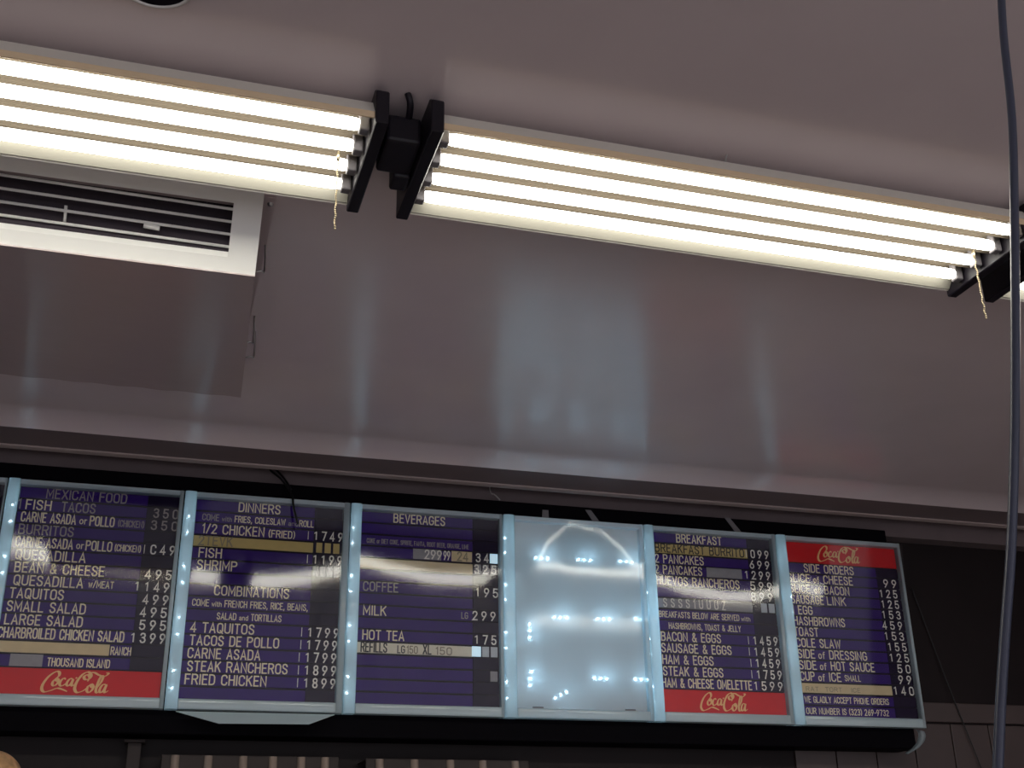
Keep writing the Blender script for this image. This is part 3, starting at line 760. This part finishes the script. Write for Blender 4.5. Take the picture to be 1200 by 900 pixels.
# mounting plate on the ceiling
pr = at_z(324, 232, CEIL-.004); pe = at_z(293, 400, CEIL-.004)
bm = bmesh.new()
for (x0, x1, y0, y1) in ((XLV-.03, VX0, pr.y, pe.y), (VX1, pr.x, pr.y, pe.y), (VX0, VX1, pr.y, VY0), (VX0, VX1, VY1, pe.y)): box(bm, x0, x1, y0, y1, CEIL-.005, CEIL+.001)
putv('mounting_plate', bm, 'vent_plate')
bm = bmesh.new(); sp_ = at_z(317, 239, CEIL-.005); lathe(bm, [(0, -.005), (.005, -.004), (.007, 0)], sp_, 12); putv('screw', bm, 'tube_metal', True)
# plastic air deflector on the far side
zE = CEIL-.095
dr = at_z(282, 466, zE); bm = bmesh.new(); NXd, NYd = 40, 16; V = []
for i in range(NXd+1):
    row = []
    for j in range(NYd+1):
        t = j/NYd; x = XLV+(XRV+(dr.x-XRV)*t-XLV)*i/NXd; y = YF-.004+(dr.y-YF)*t
        z = zF-.001+(zE-zF)*t+.0012*math.sin(i*.9+j*.35)*t
        row.append(bm.verts.new((x, y, z)))
    V.append(row)
for i in range(NXd):
    for j in range(NYd): bm.faces.new((V[i][j], V[i+1][j], V[i+1][j+1], V[i][j+1]))
o = putv('deflector', bm, 'deflector_film', True); md = o.modifiers.new('thickness', 'SOLIDIFY'); md.thickness = .003; md.offset = 1
md = o.modifiers.new('crisp', 'EDGE_SPLIT'); md.split_angle = .6
o['label'] = 'mauve brown film deflector sheet'
for px, py in ((302, 320), (290, 403), (291, 420)):
    p = at_z(px, py, CEIL-.08); bm = bmesh.new()
    tube(bm, spline([(p.x-.012, p.y, p.z), (p.x+.006, p.y-.004, p.z+.004), (p.x+.014, p.y+.008, p.z+.012), (p.x+.012, p.y+.012, CEIL)], 5), .0022, 8)
    putv('hook', bm, 'tube_metal', True)

# ------------------------------------------------------------------ small things on the ceiling
c = at_z(181, -25, CEIL)
t = thing('recessed_light', 'round dark recessed fitting with a thin pale rim at the top edge', 'ceiling fitting', c)
bm = bmesh.new(); lathe(bm, [(.058, 0), (.061, -.005), (.057, -.007), (.055, -.004), (.055, -.001)], (0, 0, 0), 40); link('rim', bm, 'rim_white', t, True)
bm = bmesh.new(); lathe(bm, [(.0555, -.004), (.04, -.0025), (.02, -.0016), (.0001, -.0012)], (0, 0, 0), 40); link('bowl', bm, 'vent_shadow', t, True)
bm = bmesh.new(); p = at_z(852, 181, CEIL); tube(bm, spline([(p.x, p.y, CEIL+.001), (p.x, p.y+.01, CEIL-.012), (p.x+.006, p.y+.02, CEIL-.016)], 5), .0018, 8)
tag(link('ceiling_hook', bm, 'wire_pale', None, True), 'tiny wire hook in the ceiling just above the middle shop light', 'hook')

# cable hanging in front of everything at the right
cpx = [(1166, -170), (1172, -40), (1176, 40), (1186, 140), (1189, 260), (1190, 400), (1189, 520), (1185, 640), (1178, 740), (1172, 840), (1168, 960), (1166, 1100)]
pts = [at_y(px, py, 0.92+.004*math.sin(k)) for k, (px, py) in enumerate(cpx)]
top = pts[0].copy()
d0 = (pts[0]-pts[1]).normalized()
while top.z < CEIL-.01: 
    s_ = min(.05, (CEIL-top.z)/max(.2, d0.z)); top = top + Vector((d0.x*.4, d0.y*.4, max(.3, d0.z)))*s_
    pts.insert(0, top.copy())
    if CEIL-top.z < .01: break
bm = bmesh.new(); tube(bm, spline(pts, 5), .0048, 12)
tag(link('hanging_cable', bm, 'cable_blue', None, True), 'blue-grey cable hanging down along the right edge of the picture', 'cable')

# loose wires at the top of the menu
def wire(name, label, paths, r, m):
    bm = bmesh.new()
    for pth in paths: tube(bm, spline(pth, 6), r, 8)
    tag(link(name, bm, m, None, True), label, 'wire')
def ptz(px, py, Y): return at_y(px, py, Y)
wire('loose_wire', 'black twin wire dropping from the ceiling edge over the DINNERS panel',
     [[ptz(312, 540, WALL-.02), ptz(316, 550, WALL-.06), ptz(330, 562, S+.03), ptz(342, 580, S-.015), ptz(344, 594, S-.05), ptz(349, 614, S-.06)],
      [ptz(313, 541, WALL-.02), ptz(322, 549, WALL-.06), ptz(334, 562, S+.03), ptz(341, 574, S-.01)]], .0035, 'wire_black')
wire('loose_wire', 'bent pale wire poking down over the black cabinet above the BEVERAGES panel',
     [[ptz(575, 553, WALL-.05), ptz(573.5, 565, WALL-.06), ptz(575, 577, S+.04), ptz(580, 580, S+.02), ptz(586, 586, S+.02)]], .0022, 'wire_pale')
wire('loose_wire', 'small pale wire hook under the ceiling edge above the SIDE ORDERS panel',
     [[ptz(953, 583, WALL-.05), ptz(956, 590, WALL-.06), ptz(959, 597, WALL-.04), ptz(955, 599, WALL-.03)]], .0024, 'wire_pale')
wire('loose_wire', 'thin dark wire slanting down the wall to the right of the menu',
     [[ptz(1068, 688, WALL-.008), ptz(1095, 760, WALL-.008), ptz(1118, 820, WALL-.018), ptz(1150, 900, WALL-.02), ptz(1172, 960, WALL-.02)]], .002, 'wire_black')

# ------------------------------------------------------------------ kitchen front below the menu
HOODY = WALL-.15
def ribbed(name, label, pxs, yt):
    za = at_y(300, yt, HOODY).z
    t = thing(name, label, 'steel panel', (at_y(sum(pxs)/len(pxs), 890, WALL).x, WALL, za-.9))
    iv = Matrix.Translation(t.location).inverted()
    x0 = at_y(min(pxs)-16, 892, HOODY).x; x1 = at_y(max(pxs)+16, 892, HOODY).x
    th = .16
    def tilt(bm):
        for v in bm.verts: v.co.y -= (za-v.co.z)*th
        return bm
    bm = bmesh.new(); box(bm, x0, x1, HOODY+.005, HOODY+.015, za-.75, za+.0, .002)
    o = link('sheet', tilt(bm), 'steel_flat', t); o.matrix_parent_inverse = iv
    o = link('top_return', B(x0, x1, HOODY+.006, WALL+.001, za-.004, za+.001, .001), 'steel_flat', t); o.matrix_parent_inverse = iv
    for px in pxs:
        x = at_y(px, 892, HOODY).x; bm = bmesh.new(); A = []; T = []
        for k in range(13):
            a = math.pi*k/12; A.append(bm.verts.new((x-.012*math.cos(a), HOODY+.005-.014*math.sin(a), za-.74))); T.append(bm.verts.new((x-.012*math.cos(a), HOODY+.005-.014*math.sin(a), za-.001)))
        for k in range(12): bm.faces.new((A[k], A[k+1], T[k+1], T[k]))
        bm.faces.new(A); bm.faces.new(T[::-1])
        o = link('rib', tilt(bm), 'rib_highlight', t); o.matrix_parent_inverse = iv
        for p in o.data.polygons: p.use_smooth = len(p.vertices) == 4
ribbed('ribbed_steel_panel', 'ribbed brownish steel panel under the DINNERS panel', (205, 244, 285, 320, 353, 381), 886)
ribbed('ribbed_steel_panel', 'ribbed brownish steel panel under the BEVERAGES panel', (445, 486, 528, 566, 604), 887)
t = thing('wall_bracket', 'small grey steel bracket on the wall under the MEXICAN FOOD panel', 'bracket', at_y(158, 868, WALL))
iv = Matrix.Translation(t.location).inverted()
a = at_y(146, 867, WALL-.05); b = at_y(170, 871, WALL-.05); c_ = at_y(150, 871, WALL-.05); d_ = at_y(163, 900, WALL-.05)
for nm, (x0, x1, zlo, zhi, yf) in (('cap_plate', (a.x, b.x, b.z, a.z, .07)), ('post', (c_.x, d_.x, a.z-.35, b.z+.001, .055))):
    o = link(nm, B(x0, x1, WALL-yf, WALL+.001, zlo, zhi, .002), 'steel_flat', t); o.matrix_parent_inverse = iv

# rounded dome at the lower left corner
p = at_y(-8, 879, 3.2)
t = thing('dome_shade', 'rounded tan and brown dome peeking in at the lower left corner', 'lamp shade', p)
bm = bmesh.new(); lathe(bm, [(max(.0001, .078*math.sin(k*math.pi/32)), -.078*(1-math.cos(k*math.pi/32))) for k in range(17)]+[(.079, -.13), (.077, -.131), (.074, -.08), (.055, -.028), (.0001, -.006)], (0, 0, 0), 48)
link('shade', bm, 'dome_copper', t, True)
bm = bmesh.new(); tube(bm, [(0, 0, -.003), (0, .0, -.12)], .012, 10); tube(bm, spline([(0, .0, -.12), (.0, .2, -.20), (0, .54, -.22)], 6), .008, 10); link('arm', bm, 'steel_flat', t, True)
